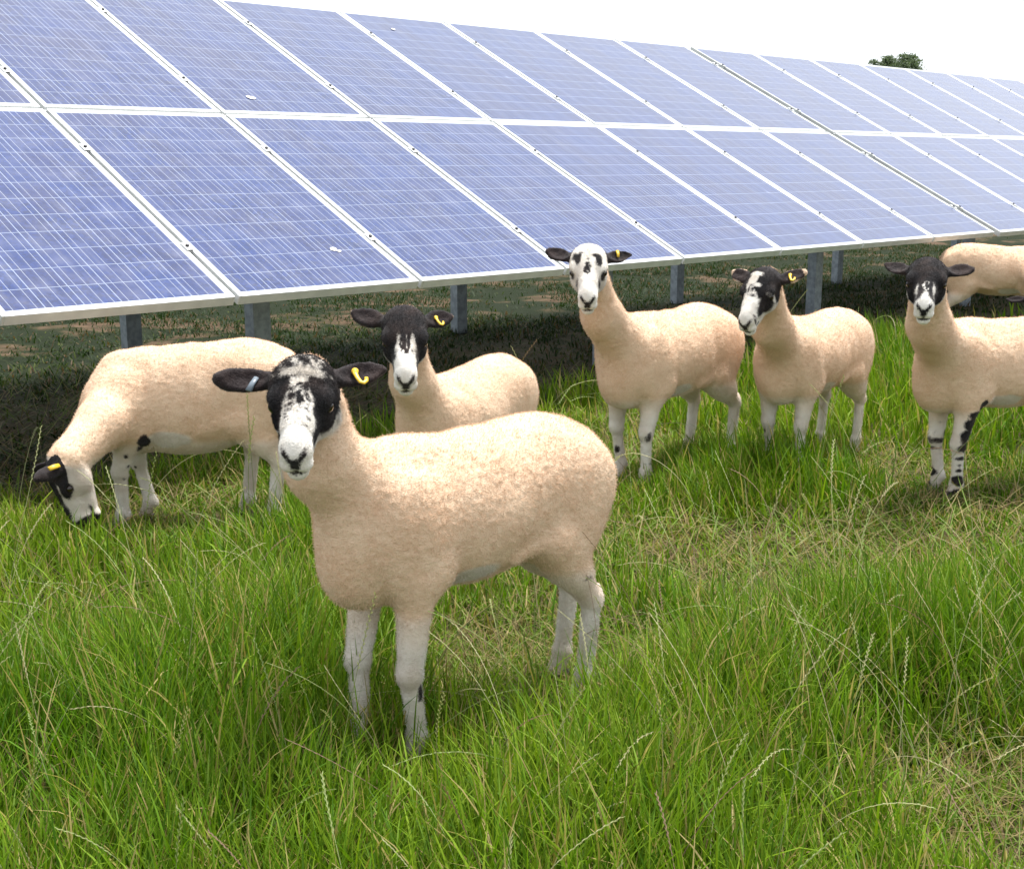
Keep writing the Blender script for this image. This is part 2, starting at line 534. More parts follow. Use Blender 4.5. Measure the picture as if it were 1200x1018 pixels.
    rd = r_.normal(size=(hairs, 3))
    cl = np.stack([vnoise(hp, 60, seed + 31), vnoise(hp, 60, seed + 32), vnoise(hp, 60, seed + 33)], 1)
    d = hn * np.where(wl > .5, 1., .45)[:, None] + comb * np.where(ih > .5, .9, .35)[:, None] + cl * .28 * wl[:, None] + rd * .30
    d /= np.linalg.norm(d, axis=1, keepdims=True)
    ln = np.where(wl > .5, .0060, .0050) * (.6 + .7 * r_.random(hairs)) / 1.0
    ln = np.where((ih > .5) & (hp @ ex - O @ ex > .17), ln * .35, ln)
    ln = np.where((ih > .5) & (hp @ ex - O @ ex < .05) & (ear_mask(hp, ear_fr) < .5), ln * (2.0 if seed == 3 else 1.1), ln)
    ln = np.where(ear_mask(hp, ear_fr) > .5, ln * .55, ln)
    p0 = hp - hn * .001
    p2 = p0 + d * ln[:, None] + rd[:, ::-1] * .0008
    p1 = (p0 + p2) / 2 + hn * (ln * .12)[:, None]
    P3 = np.stack([p0, p1, p2], 1)[keep]
    hc = bpy.data.hair_curves.new('fleece')
    hc.add_curves([3] * len(P3))
    hc.points.foreach_set('position', P3.astype(np.float32).ravel())
    ra = hc.attributes.get('radius') or hc.attributes.new('radius', 'FLOAT', 'POINT')
    ra.data.foreach_set('value', np.tile(np.array([1, .8, .25], dtype=np.float32) * hair_r, len(P3)))
    ca = hc.attributes.new('pat', 'FLOAT_COLOR', 'CURVE')
    ca.data.foreach_set('color', hpat[keep].astype(np.float32).ravel())
    hc.materials.append(M_HIDE)
    ho = bpy.data.objects.new('fleece', hc); C.objects.link(ho); ho.parent = root
    # ---- eyes
    for s_ in (1, -1):
        mb = MB(); n = 14
        c = H(.083, s_ * .0525, -.001); rr = .0138
        VV = []; FF = []
        for i in range(n + 1):
            for j in range(n):
                t, p_ = PI * i / n, 2 * PI * j / n
                VV.append(c + rr * np.array([math.sin(t) * math.cos(p_), math.sin(t) * math.sin(p_), math.cos(t)]))
        for i in range(n):
            for j in range(n):
                FF.append((i * n + j, (i + 1) * n + j, (i + 1) * n + (j + 1) % n, i * n + (j + 1) % n))
        mb.add(VV, FF)
        mb.obj('eye', M_EYE, root, True)
    # ---- hooves: two claws each
    for ft in hoofs:
        mb = MB()
        for s_ in (1, -1):
            mb.tube([ft + [-.018, s_ * .012, .0], ft + [-.014, s_ * .011, .03]], [.017, .014], 8, 0)
            mb.tube([ft + [.006, s_ * .012, .0], ft + [.0, s_ * .011, .040]], [.019, .014], 8, 0)
            mb.tube([ft + [.030, s_ * .010, .0], ft + [.008, s_ * .011, .034]], [.010, .012], 8, 0)
        mb.obj('hoof', M_HOOF, root, True)
    # ---- ear tags
    for (side, kind) in tags:
        rt, el, ew, en, L = ear_fr[0 if side > 0 else 1]
        sg = -1 if (ew @ ez) > 0 or True else 1
        dn = -np.array([0, 0, 1.]) ; dn = unit(dn - en * (dn @ en))
        if kind == 'loop':
            c0 = rt + el * .062 * L + en * .004 - dn * .004
            mb = MB()
            pts = [c0 + en * .004, c0 + en * .008 + dn * .008, c0 + en * .010 + dn * .020 + el * .003, c0 + en * .012 + dn * .032 + el * .008,
                   c0 + en * .012 + dn * .036 + el * .015, c0 + en * .010 + dn * .031 + el * .021, c0 + en * .008 + dn * .022 + el * .022]
            mb.tube(pts, [.0065, .0055, .005, .005, .005, .0045, .004], 8, 0, flat=.5, nrm=en)
            mb.tube([c0 + en * .001, c0 + en * .007], .0075, 10, 0)
            mb.obj('ear_tag', M_YEL, root, True)['label'] = 'yellow plastic loop tag hanging in the ear'
        elif kind == 'strip':
            c0 = rt + el * .070 * L + en * .006 - dn * .022
            mb = MB()
            mb.tube([c0, c0 + dn * .014 + en * .003, c0 + dn * .030 + en * .003 - el * .002], [.0065, .006, .005], 8, 0, flat=.5, nrm=en)
            mb.obj('ear_tag', M_YEL, root, True)
        elif kind == 'grey':
            c0 = rt + el * .050 * L + en * .006 - dn * .004
            mb = MB()
            mb.tube([c0, c0 + dn * .016 + en * .004 + el * .004, c0 + dn * .034 + en * .004 + el * .009], [.006, .0065, .008], 8, 0, flat=.5, nrm=en)
            mb.obj('ear_tag', M_GREYTAG, root, True)['label'] = 'small grey tag clipped in the ear'
        elif kind == 'flap':
            c0 = rt + el * .022 - en * .020 - ex * .004
            mb = MB()
            mb.tube([c0, c0 + el * .02 - en * .003, c0 + el * .045 - en * .004], [.008, .0095, .0085], 8, 0, flat=.45, nrm=en)
            mb.obj('ear_tag', M_YEL, root, True)
    return root


def ear_mask(hp, fr):
    m = np.zeros(len(hp))
    for rt, el, ew, en, L in fr:
        q = hp - rt
        m = np.maximum(m, ((q @ el) > .01) & (np.abs(q @ ew) < .05) & (np.abs(q @ en) < .04) & ((q @ el) < .17))
    return m


def frontal_feet():
    return [(.215, .088), (.205, -.088), (-.35, .090), (-.35, -.090)]


def wpt(px, py, dist):
    """a world point given by bearing, used only to read off real positions once"""
    f, p = 1563.5, .225
    d = np.array([(px - 600) / f, math.cos(p) - (py - 509) / f * math.sin(p), -math.sin(p) - (py - 509) / f * math.cos(p)])
    return d * dist / math.hypot(d[0], d[1]) + [0, 0, CAMH]


exec_sheep = []
def sheep_front():
    a = math.atan2(-.385, -.43) 
    mid = np.array([-.127, 3.005]); z = float(ground_z(mid[0], mid[1])[0])
    marks = [('b', (.085, .058, -.005), (.082, .040, .050)), ('b', (.085, -.058, -.005), (.082, .040, .050)),
             ('b', (.150, .050, -.012), (.060, .024, .034)), ('b', (.150, -.050, -.012), (.056, .024, .034)),
             ('b', (-.01, 0, .03), (.050, .075, .06)), ('b', (.062, .042, .03), (.046, .026, .05)), ('b', (.062, -.040, .03), (.046, .026, .05)),
             ('w', (.085, .002, .05), (.05, .0125, .05)), ('w', (.165, 0, .03), (.066, .0275, .05)), ('w', (.225, 0, .0), (.036, .05, .06)),
             ('s', (.012, 0, .045), (.042, .050, .04)), ('w', (.035, .018, .05), (.012, .028, .03)), ('w', (.035, -.016, .05), (.012, .026, .03)), ('s', (.095, 0, .04), (.028, .02, .03)),
             ('b', (.100, -.012, .04), (.008, .010, .02)), ('b', (.118, -.016, .04), (.005, .012, .02)),
             ('b', (.078, .014, .05), (.014, .008, .02)),
             ('b', (.128, -.020, .03), (.003, .003, .02)), ('b', (.135, -.022, .03), (.0035, .003, .02)), ('b', (.146, -.019, .03), (.003, .0035, .02)),
             ('b', (.122, .008, .03), (.004, .003, .02)), ('b', (.130, .018, .03), (.0025, .003, .02)), ('b', (.14, .004, .03), (.002, .003, .02))]
    rs = np.random.default_rng(12)
    marks += [('b', (.100 + .075 * rs.random(), -.024 + .048 * rs.random(), .03), (.0016 + .0022 * rs.random(), .0016 + .0018 * rs.random(), .03)) for _ in range(9)]
    leg = [((.20, .085, .20), (.012, .05, .02)), ((.23, -.09, .245), (.012, .018, .014)), ((.23, -.075, .205), (.01, .012, .020)), ((.225, -.095, .17), (.01, .012, .01)),
           ((-.31, .10, .36), (.02, .03, .008)), ((.22, -.11, .12), (.02, .012, .012))]
    return make_sheep('foreground sheep looking up with a white blaze between black cheeks, closest to the viewer', (mid[0], mid[1], z), a, 1.0,
                      wpt(357, 444, 2.74), wpt(347, 516, 2.585), .0, [(.210, .088), (.280, -.035), (-.335, .080), (-.40, -.07)],
                      marks, leg, h=.0048, hairs=130000, hair_r=.00034, tags=((1, 'loop'), (-1, 'grey')),
                      ears=((.90, .34, .05), (1.0, .10, .0)), seed=3, low=-.030)


def sheep_black_face():
    mid = np.array([-.17, 4.62]); z = float(ground_z(mid[0], mid[1])[0]) - .02
    a = math.atan2(-.72, -.40)
    marks = [('b', (.05, 0, .0), (.13, .10, .068)), ('w', (.195, 0, .0), (.060, .040, .05)), ('w', (.135, .020, .03), (.045, .010, .03)), ('w', (.13, -.018, .03), (.04, .008, .03)),
             ('s', (.120, 0, .035), (.035, .018, .03)), ('b', (.165, .05, -.01), (.06, .02, .04)), ('b', (.165, -.05, -.01), (.05, .02, .04)), ('b', (.145, .022, .02), (.008, .005, .02))]
    return make_sheep('black faced sheep with white muzzle half hidden behind the foreground sheep', (mid[0], mid[1], z), a, .90,
                      wpt(474, 377, 4.22), wpt(475, 426, 4.08), .0, frontal_feet(), marks, h=.0058, hairs=75000, hair_r=.00042,
                      tags=((1, 'loop'),), ears=((.72, .40, -.05), (.86, .48, .0)), seed=5, eartip=.15, wd=.035, hs=1.22)


def sheep_white_face():
    mid = np.array([.645, 5.56]); z = float(ground_z(mid[0], mid[1])[0])
    a = math.atan2(-.45, -.41)
    marks = [('b', (.065, .036, .03), (.026, .014, .05)), ('b', (.058, -.036, .03), (.028, .013, .05)), ('b', (.045, -.047, .03), (.02, .01, .03)), ('b', (.050, .030, .04), (.012, .018, .03)),
             ('b', (.095, .052, 0), (.022, .012, .02)), ('b', (.085, -.055, 0), (.022, .010, .02)),
             ('s', (.115, 0, .03), (.026, .015, .03)), ('b', (.102, .0, .03), (.008, .012, .03)), ('b', (.088, -.002, .05), (.006, .006, .03)), ('b', (.070, 0, .05), (.004, .004, .03)),
             ('b', (.140, .040, .0), (.018, .006, .03)), ('b', (.145, -.040, .0), (.018, .005, .03)), ('b', (.042, -.025, .05), (.004, .005, .03))]
    leg = [((.24, .085, .235), (.014, .035, .024)), ((.22, .085, .12), (.02, .012, .010)), ((.20, -.08, .15), (.02, .01, .02))]
    return make_sheep('tallest sheep, mostly white face with small black patches, head held high against the panels', (mid[0], mid[1], z), a, 1.03,
                      wpt(690, 302, 5.10), wpt(689, 338, 4.95), .0, [(.235, .080), (.190, -.08), (-.37, .085), (-.31, -.09)], marks, leg, h=.0058, hairs=75000, hair_r=.00045,
                      tags=((1, 'strip'),), ears=((.80, .34, .0), (.84, .48, .0)), hs=1.05, low=.02, seed=8, neck_r=(.108, .073, .058))


def sheep_mottled():
    mid = np.array([1.30, 5.75]); z = float(ground_z(mid[0], mid[1])[0])
    a = math.atan2(-.52, -.42)
    marks = [('b', (.03, 0, .0), (.085, .10, .075)), ('b', (.12, .045, -.01), (.075, .018, .045)), ('b', (.08, .02, .03), (.045, .03, .04)), ('b', (.085, -.05, 0), (.04, .02, .04)),
             ('w', (.045, -.012, .05), (.030, .016, .03)), ('w', (.06, -.025, .04), (.035, .010, .03)), ('w', (.02, -.01, .055), (.012, .025, .02)), ('w', (.075, .008, .05), (.008, .016, .03)), ('s', (.13, -.01, .03), (.06, .03, .03)),
             ('w', (.140, .010, .035), (.032, .016, .03)), ('w', (.16, -.012, .02), (.055, .032, .04)), ('b', (.118, .008, .035), (.006, .008, .02)), ('w', (.075, .066, -.02), (.010, .02, .02)),
             ('b', (.20, .036, -.015), (.006, .02, .02)), ('b', (.19, .028, .0), (.004, .012, .02))]
    leg = [((.23, .09, .245), (.014, .02, .02)), ((.22, -.09, .30), (.012, .014, .02)), ((.22, .09, .14), (.02, .012, .012)), ((.21, -.09, .2), (.02, .01, .015))]
    return make_sheep('sheep with a mottled face turned aside, between the tallest and the black headed', (mid[0], mid[1], z), a, .97,
                      wpt(896, 328, 5.28), wpt(880, 362, 5.17), .0, [(.225, .080), (.20, -.08), (-.34, .085), (-.32, -.09)], marks, leg, h=.0058, hairs=75000, hair_r=.00045,
                      tags=((1, 'loop'),), ears=((.85, .75, .0), (.80, .40, .0)), seed=11, eartip=.7, hs=1.06, low=.02)


def sheep_black_head():
    mid = np.array([2.00, 5.41]); z = float(ground_z(mid[0], mid[1])[0])
    a = math.atan2(-.19, -.56)
    marks = [('b', (.06, 0, .0), (.15, .10, .072)), ('b', (.14, 0, .0), (.07, .055, .05)), ('w', (.205, 0, .012), (.034, .015, .03)), ('w', (.150, .026, .02), (.024, .005, .03)), ('w', (.152, -.028, .02), (.020, .005, .03)),
             ('s', (.145, 0, .03), (.03, .012, .03)), ('w', (.08, .085, -.06), (.10, .03, .03)), ('w', (.08, -.085, -.06), (.10, .03, .03))]
    leg = [((.21, .09, .235), (.035, .035, .020)), ((.21, .11, .28), (.03, .014, .035)), ((.20, .115, .33), (.03, .02, .03)), ((.19, .12, .37), (.03, .02, .02)), ((.16, .12, .41), (.02, .03, .03)), ((.22, .09, .19), (.02, .02, .008)), ((.22, .095, .10), (.03, .03, .022)), ((.22, .09, .14), (.015, .02, .008)), ((.22, .085, .165), (.01, .01, .006)),
           ((.22, -.07, .235), (.035, .030, .018)), ((.21, -.06, .26), (.03, .012, .02)), ((.21, -.06, .31), (.02, .012, .012)), ((.22, -.075, .10), (.03, .03, .02)), ((.22, -.07, .20), (.03, .02, .008)),
           ((.22, .09, .045), (.04, .04, .02)), ((.22, -.08, .045), (.04, .04, .02)), ((-.08, 0, .345), (.1, .14, .012))]
    return make_sheep('solid black headed sheep with black spotted forelegs at the right edge of the flock', (mid[0], mid[1], z), a, 1.03,
                      wpt(1087, 318, 5.12), wpt(1084, 347, 4.97), .0, [(.225, .070), (.215, -.060), (-.35, .085), (-.33, -.09)], marks, leg, h=.0058, hairs=75000, hair_r=.00045,
                      ears=((.82, .45, .0), (.82, .55, .0)), seed=14, hs=1.03)


def sheep_grazing():
    mid = np.array([-1.195, 4.76]); z = float(ground_z(mid[0], mid[1])[0])
    a = math.atan2(-.06, -.56)
    marks = [('b', (.06, 0, .045), (.12, .055, .020)), ('b', (.17, 0, .03), (.05, .035, .012)), ('b', (.226, 0, -.03), (.034, .06, .06)), ('b', (.03, .055, .02), (.035, .02, .02)), ('b', (.08, .055, .012), (.045, .03, .020)), ('b', (.17, .04, -.05), (.012, .02, .01))]
    leg = [((.135, .12, .375), (.024, .04, .035)), ((.15, .12, .33), (.012, .03, .02)), ((.20, .11, .315), (.010, .02, .010)), ((.19, .11, .225), (.022, .02, .010)), ((.215, .115, .22), (.008, .02, .008)), ((.20, .11, .27), (.006, .02, .006)),
           ((.22, -.06, .28), (.008, .02, .008)), ((.20, -.06, .23), (.006, .02, .006))]
    return make_sheep('sheep grazing side on at the left with its head down in the grass', (mid[0], mid[1], z), a, .975,
                      wpt(72, 545, 4.62), wpt(88, 594, 4.60), .0, [(.245, .080), (.17, -.08), (-.31, .085), (-.20, -.09)], marks, leg, wd=.045, h=.0058, hairs=80000, hair_r=.00045,
                      tags=((1, 'flap'),), ears=((.9, -.1, 1.5), (.9, .0, 1.5)), low=.012, mid_off=(-.045, 0, -.02), deep=.032, hs=.97, facet=.38, seed=17, tilt_up=(-.9, -.25, .5), graze=True, neck_r=(.112, .088, .068))


def sheep_far():
    mid = np.array([3.62, 9.85]); z = float(ground_z(mid[0], mid[1])[0])
    a = math.atan2(-.25, .75)
    marks = [('b', (.03, 0, .01), (.10, .09, .06))]
    return make_sheep('far sheep with its rump turned this way behind the black headed sheep', (mid[0], mid[1], z), a, 1.02,
                      wpt(1214, 350, 9.42), wpt(1216, 366, 9.28), .0, frontal_feet(), marks, h=.0075, hairs=50000, hair_r=.0009,
                      ears=((1., .0, .0), (1., .0, .0)), seed=21, wd=.02, graze=True)


for fn in (sheep_front, sheep_black_face, sheep_white_face, sheep_mottled, sheep_black_head, sheep_grazing, sheep_far):
    fn()
print('sheep', round(time.time() - T0, 1))

# ------------------------------------------------------------------ solar tables
def cell_material():
    n = NT('photovoltaic_cells')
    co = n.new('ShaderNodeTexCoord').outputs['Object']
    sx = n.new('ShaderNodeSeparateXYZ', i={0: co})
    W, L, cw, cl, mx, my = .992, 1.718, .156, .1375, .028, .034
    u = n.math('SUBTRACT', sx.outputs[0], mx); v = n.math('SUBTRACT', sx.outputs[1], my)
    cu = n.math('DIVIDE', u, cw); cv = n.math('DIVIDE', v, cl)
    fu = n.math('FRACT', cu); fv = n.math('FRACT', cv)
    inside = n.math('MULTIPLY', n.math('MULTIPLY', n.math('GREATER_THAN', cu, 0), n.math('LESS_THAN', cu, 6)),
                    n.math('MULTIPLY', n.math('GREATER_THAN', cv, 0), n.math('LESS_THAN', cv, 12)))
    def line(fr, pos, half):
        return n.math('LESS_THAN', n.math('ABSOLUTE', n.math('SUBTRACT', fr, pos)), half)
    edge = n.math('MAXIMUM', n.math('GREATER_THAN', n.math('ABSOLUTE', n.math('SUBTRACT', fu, .5)), .4875), n.math('GREATER_THAN', n.math('ABSOLUTE', n.math('SUBTRACT', fv, .5)), .4885))
    bus = n.math('MAXIMUM', n.math('MAXIMUM', line(fu, .2, .0065), line(fu, .5, .0065)), line(fu, .8, .0065))
    # polycrystalline grains and cell to cell differences
    cellid = n.new('ShaderNodeCombineXYZ', i={0: n.math('FLOOR', cu), 1: n.math('FLOOR', cv), 2: n.math('MULTIPLY', n.new('ShaderNodeObjectInfo').outputs['Random'], 91.)})
    wn = n.new('ShaderNodeTexWhiteNoise', i={0: cellid.outputs[0]})
    vo = n.new('ShaderNodeTexVoronoi', i={'Vector': co, 'Scale': 75.}).outputs['Color']
    vs = n.new('ShaderNodeSeparateColor', i={0: vo}).outputs[0]
    c = n.mix(vs, (.006, .019, .088), (.012, .038, .178))
    c = n.mix(n.math('MULTIPLY', wn.outputs[0], .55), c, (.024, .028, .095))
    big = n.ramp(n.noise(co, 2.2, 2), .4, .6)
    c = n.mix(n.math('MULTIPLY', big, .3), c, (.008, .042, .200))
    c = n.mix(bus, c, (.34, .38, .46))
    c = n.mix(edge, c, (.26, .31, .42))
    c = n.mix(inside, (.55, .58, .62), c)
    dirt = n.ramp(n.noise(co, 9, 5), .3, .85)
    c = n.mix(n.math('MULTIPLY', dirt, .16), c, (.22, .23, .29))
    mp = n.new('ShaderNodeMapping', i={0: co, 'Scale': (26., 1.6, 1.)})
    rnd = n.new('ShaderNodeObjectInfo').outputs['Random']
    off = n.new('ShaderNodeCombineXYZ', i={0: n.math('MULTIPLY', rnd, 57.), 1: n.math('MULTIPLY', rnd, 23.), 2: 0.})
    mp2 = n.new('ShaderNodeVectorMath', operation='ADD', i={0: mp.outputs[0], 1: off.outputs[0]})
    streak = n.ramp(n.noise(mp2.outputs[0], 1., 4, .6), .48, .75)
    c = n.mix(n.math('MULTIPLY', streak, .14), c, (.24, .26, .34))
    n.set(Base_Color=c, Roughness=n.math('ADD', .16, n.math('MULTIPLY', dirt, .14)))
    n.b.inputs['Coat Weight'].default_value = .6; n.b.inputs['Coat IOR'].default_value = 1.5; n.b.inputs['Sheen Weight'].default_value = .0; n.b.inputs['Sheen Roughness'].default_value = .35; n.b.inputs['Coat Roughness'].default_value = .10
    n.b.inputs['Specular IOR Level'].default_value = .5
    return n.mat


M_CELL = cell_material()
M_ALU = simple('anodised_aluminium', (.68, .70, .70), .38, .3, var=.12, sc=12)
M_GALV = simple('galvanised_steel', (.34, .39, .44), .5, .55, var=.3, sc=24)
M_DARK = simple('dark_bolt', (.03, .03, .035), .5, .4)
M_LIME = simple('bird_lime', (.72, .70, .66), .9, var=.2)
PW, PL, PT, MOD = .992, 1.718, .042, 1.012

_f = Vm = None
gr = -SLOPE
aV = np.array([AX[0] * math.cos(gr), AX[1] * math.cos(gr), math.sin(gr)])
bV = np.array([HX[0] * math.cos(TILT), HX[1] * math.cos(TILT), math.sin(TILT)]); bV -= aV * (aV @ bV); bV /= np.linalg.norm(bV)
nV = np.cross(aV, bV)
from mathutils import Matrix, Vector


def frame_matrix(o, x, y, z):
    m = Matrix.Identity(4)
    for i in range(3):
        m[i][0], m[i][1], m[i][2], m[i][3] = x[i], y[i], z[i], o[i]
    return m


def proto_panel():
    mb = MB(); b = .0105; t = PT
    # laminate sheet, its top 2 mm under the frame lip
    mb.box(b, PW - b, b, PL - b, -.008, -.0025)
    sheet = mb.obj('solar_panel', M_CELL)
    fr = MB()
    fr.box(0, b, 0, PL, -t, 0); fr.box(PW - b, PW, 0, PL, -t, 0)
    fr.box(b, PW - b, 0, b, -t, -.0004); fr.box(b, PW - b, PL - b, PL, -t, -.0004)
    fo = fr.obj('panel_frame', M_ALU)
    bm_bevel(fo, .0015)
    return sheet, fo


def bm_bevel(o, w):
    m = o.modifiers.new('bevel', 'BEVEL'); m.width = w; m.segments = 1; m.limit_method = 'ANGLE'


sheet0, frame0 = proto_panel()
first = True


def build_table(name_label, i0, i1, org, lift=0.):
    global first
    base = np.array([org[0], org[1], 0.]); base[2] = float(ground_z(org[0], org[1])[0])
    root = empty('solar_table', name_label, 'solar array', 'rows of solar tables', tuple(base), 0)
    def rel(m):   # world matrix -> local of root
        return Matrix.Translation(Vector(-base)) @ m
    n = 0
    for j in (0, 1):
        for i in range(i0, i1 + 1):
            o = org + aV * MOD * i + bV * j * (PL + .020)
            o = o + nV * rng.normal() * .0012
            if first: s, f = sheet0, frame0; first = False
            else:
                s = sheet0.copy(); C.objects.link(s); f = frame0.copy(); C.objects.link(f)
            s.parent = root; s.matrix_parent_inverse = Matrix.Identity(4); s.matrix_basis = rel(frame_matrix(o, aV, bV, nV))
            f.parent = s; f.matrix_basis = Matrix.Identity(4)
            n += 1
    # rails under the panels along the row, clamps on the seams, purlins and posts
    x0, x1 = MOD * i0 - .06, MOD * (i1 + 1) + .04
    for v in (PL * .235, PL * .765, PL + .02 + PL * .235, PL + .02 + PL * .765):
        mb = MB(); mb.box(x0, x1, v - .02, v + .02, -PT - .052, -PT - .003, 0, (org - base, aV, bV, nV))
        mb.obj('rail', M_GALV, root)
    for i in range(i0, i1 + 2):
        for v in (PL * .235, PL * .765, PL + .02 + PL * .235, PL + .02 + PL * .765):
            mb = MB()
            c = org - base + aV * (MOD * i - .010 + (0 if i0 < i <= i1 else (.004 if i == i0 else -.004))) + bV * v
            mb.box(-.0085, .0085, -.03, .03, -.03, -.004, 0, (c, aV, bV, nV))
            mb.box(-.017, .017, -.03, .03, .0015, .0045, 0, (c, aV, bV, nV))
            mb.tube([c + nV * .0045, c + nV * .012], .0085, 8, 1)
            mb.obj('panel_clamp', [M_ALU, M_DARK], root)
    # long gap strip where the two rows of panels meet
    mb = MB(); mb.box(x0 + .06, x1 - .06, PL + .004, PL + .016, -.03, -.014, 0, (org - base, aV, bV, nV)); mb.obj('gap_strip', M_ALU, root)
    return root, base


def c_post(root, base, i, d, org, zt=None):
    """C section post standing d behind the lower edge"""
    p = org + aV * MOD * i + np.append(HX, 0) * d
    top = org[2] + (aV * MOD * i)[2] + d * math.tan(TILT) - .105
    g = float(ground_z(p[0], p[1])[0]) - .1
    X = np.append(AX, 0); Y = np.append(HX, 0); Z = np.array([0, 0, 1.])
    c = np.array([p[0], p[1], 0]) - base; c[2] = 0
    z0, z1 = g - base[2], top - base[2]
    mb = MB(); w, dd, t = .052, .038, .004
    mb.box(-w, w, -dd, -dd + t, z0, z1, 0, (c, X, Y, Z))
    mb.box(-w, -w + t, -dd + t, dd, z0, z1, 0, (c, X, Y, Z)); mb.box(w - t, w, -dd + t, dd, z0, z1, 0, (c, X, Y, Z))
    mb.box(-w + t, -w + .018, dd - t, dd, z0, z1, 0, (c, X, Y, Z)); mb.box(w - .018, w - t, dd - t, dd, z0, z1, 0, (c, X, Y, Z))
    # head bracket
    mb.box(-w - .03, w + .03, -dd - .02, dd + .02, z1, z1 + .008, 0, (c, X, Y, Z))
    mb.tube([c + np.array([0, 0, z1 - .05]) - Y * (dd + .006), c + np.array([0, 0, z1 - .05]) - Y * (dd - .002)], .010, 6, 0)
    mb.obj('support_post', M_GALV, root)


def sloping_beam(root, base, i, org):
    mb = MB(); x = MOD * i
    mb.box(x - .03, x + .03, .18, 2 * PL - .2, -PT - .125, -PT - .055, 0, (org - base, aV, bV, nV))
    mb.obj('cross_beam', M_GALV, root)


r1, b1 = build_table('near solar table, largest in view, two rows of panels on steel posts over the flock', -4, 6, T_ORG)
FR = (-1.85, .78, 3.46, 6.02); RR = (-1.7, 1.10, 3.88, 6.62)
for i, k in zip(FR, RR):
    c_post(r1, b1, i, 1.0, T_ORG); c_post(r1, b1, k, 2.8, T_ORG)
    sloping_beam(r1, b1, (i + k) / 2, T_ORG)
org2 = T_ORG + aV * (MOD * 7 + .10) + np.array([0, 0, -.004])
r2, b2 = build_table('farther solar table beyond the gap, running off to the right', 0, 9, org2)
for i, k in ((1.55, 2.3), (4.2, 5.0), (6.9, 7.7), (9.3, 9.5)):
    c_post(r2, b2, i, 1.0, org2); c_post(r2, b2, k, 2.8, org2); sloping_beam(r2, b2, (i + k) / 2, org2)
# droppings on the glass
for (i, j, u, v, w) in ((1, 1, .30, .20, .045), (0, 0, .72, .32, .035), (0, 0, .74, .30, .02), (3, 1, .3, 1.45, .03)):
    mb = MB(); P = T_ORG - b1 + aV * (MOD * i + u) + bV * (j * (PL + .02) + v)
    n = 16; pts = []
    for k in range(n):
        a = 2 * PI * k / n; r = w * (.45 + .35 * rng.random())
        pts.append(P + aV * r * math.cos(a) * .9 + bV * r * math.sin(a) * .8 + nV * -.0005)
    mb.add(pts + [P + nV * .002], [(k, (k + 1) % n, n) for k in range(n)])
    mb.obj('dropping', M_LIME, r1)

# ------------------------------------------------------------------ ground
def ground_mat():
    n = NT('field_soil')
    co = n.new('ShaderNodeTexCoord').outputs['Object']
    n1 = n.noise(co, 1.3, 5); n2_ = n.noise(co, 9, 5, .65); n3 = n.noise(co, 60, 4, .7)
    c = n.mix(n.ramp(n2_, .35, .65), (.050, .055, .016), (.085, .060, .032))
    c = n.mix(n.ramp(n3, .5, .75), c, (.16, .13, .065))
    # bare brown strip behind the tables
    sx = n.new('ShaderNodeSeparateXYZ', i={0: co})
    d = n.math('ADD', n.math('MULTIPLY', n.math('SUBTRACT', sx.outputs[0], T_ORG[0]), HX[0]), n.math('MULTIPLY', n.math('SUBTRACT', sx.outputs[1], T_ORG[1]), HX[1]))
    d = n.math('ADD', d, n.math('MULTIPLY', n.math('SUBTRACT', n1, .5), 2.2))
    soil = n.mix(n.ramp(n2_, .3, .7), (.070, .045, .028), (.125, .085, .052))
    strip = n.math('MULTIPLY', n.ramp(d, 2.9, 3.6), n.math('SUBTRACT', 1.0, n.ramp(d, 7.0, 9.0)))
    strip = n.math('MULTIPLY', strip, n.ramp(n.noise(co, 1.1, 4, .6), .50, .60))
    c = n.mix(strip, c, soil)
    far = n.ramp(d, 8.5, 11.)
    c = n.mix(n.math('MULTIPLY', n.ramp(d, 1.5, 3.), n.math('SUBTRACT', 1.0, strip)), c, (.012, .019, .006))  # painted shade: ground colour darkened beneath and behind the tables
    c = n.mix(far, c, n.mix(n.ramp(n1, .4, .6), (.040, .085, .014), (.06, .10, .02)))
    n.set(Base_Color=c, Roughness=.95); n.b.inputs['Specular IOR Level'].default_value = .15
    n.bump(n.math('ADD', n2_, n.math('MULTIPLY', n3, .5)), .8, .03)
    return n.mat


def axis_vals(lo, hi, step, far, nfar):
    a = np.arange(lo, hi + 1e-6, step)
    g = np.geomspace(step, far, nfar)
    return np.concatenate([(lo - np.cumsum(g))[::-1], a, hi + np.cumsum(g)])


gx = axis_vals(-9, 12, .12, 330, 26); gy = axis_vals(-3, 20, .12, 330, 26)
X, Y = np.meshgrid(gx, gy, indexing='ij')
Zg = ground_z(X.ravel(), Y.ravel())
nx, ny = X.shape
ii = (np.arange(nx - 1)[:, None] * ny + np.arange(ny - 1)[None, :]).ravel()
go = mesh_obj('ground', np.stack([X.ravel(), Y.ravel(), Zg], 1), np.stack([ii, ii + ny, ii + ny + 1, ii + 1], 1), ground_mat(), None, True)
go['kind'] = 'structure'

# ------------------------------------------------------------------ grass
def leaf_mat(name, trans=.28, rough=.6):
    n = NT(name)
    at = n.new('ShaderNodeAttribute', attribute_name='tint')
    n.set(Base_Color=at.outputs['Color'], Roughness=rough); n.b.inputs['Specular IOR Level'].default_value = .18
    tr = n.new('ShaderNodeBsdfTranslucent')
    br = n.mix(1.0, at.outputs['Color'], (1.25, 1.35, .8), 'MULTIPLY')
    n.t.links.new(br, tr.inputs['Color'])
    ms = n.new('ShaderNodeMixShader', i={0: trans, 1: n.b.outputs[0], 2: tr.outputs[0]})
    n.t.links.new(ms.outputs[0], n.out.inputs['Surface'])
    return n.mat


M_GRASS = leaf_mat('grass_blade')


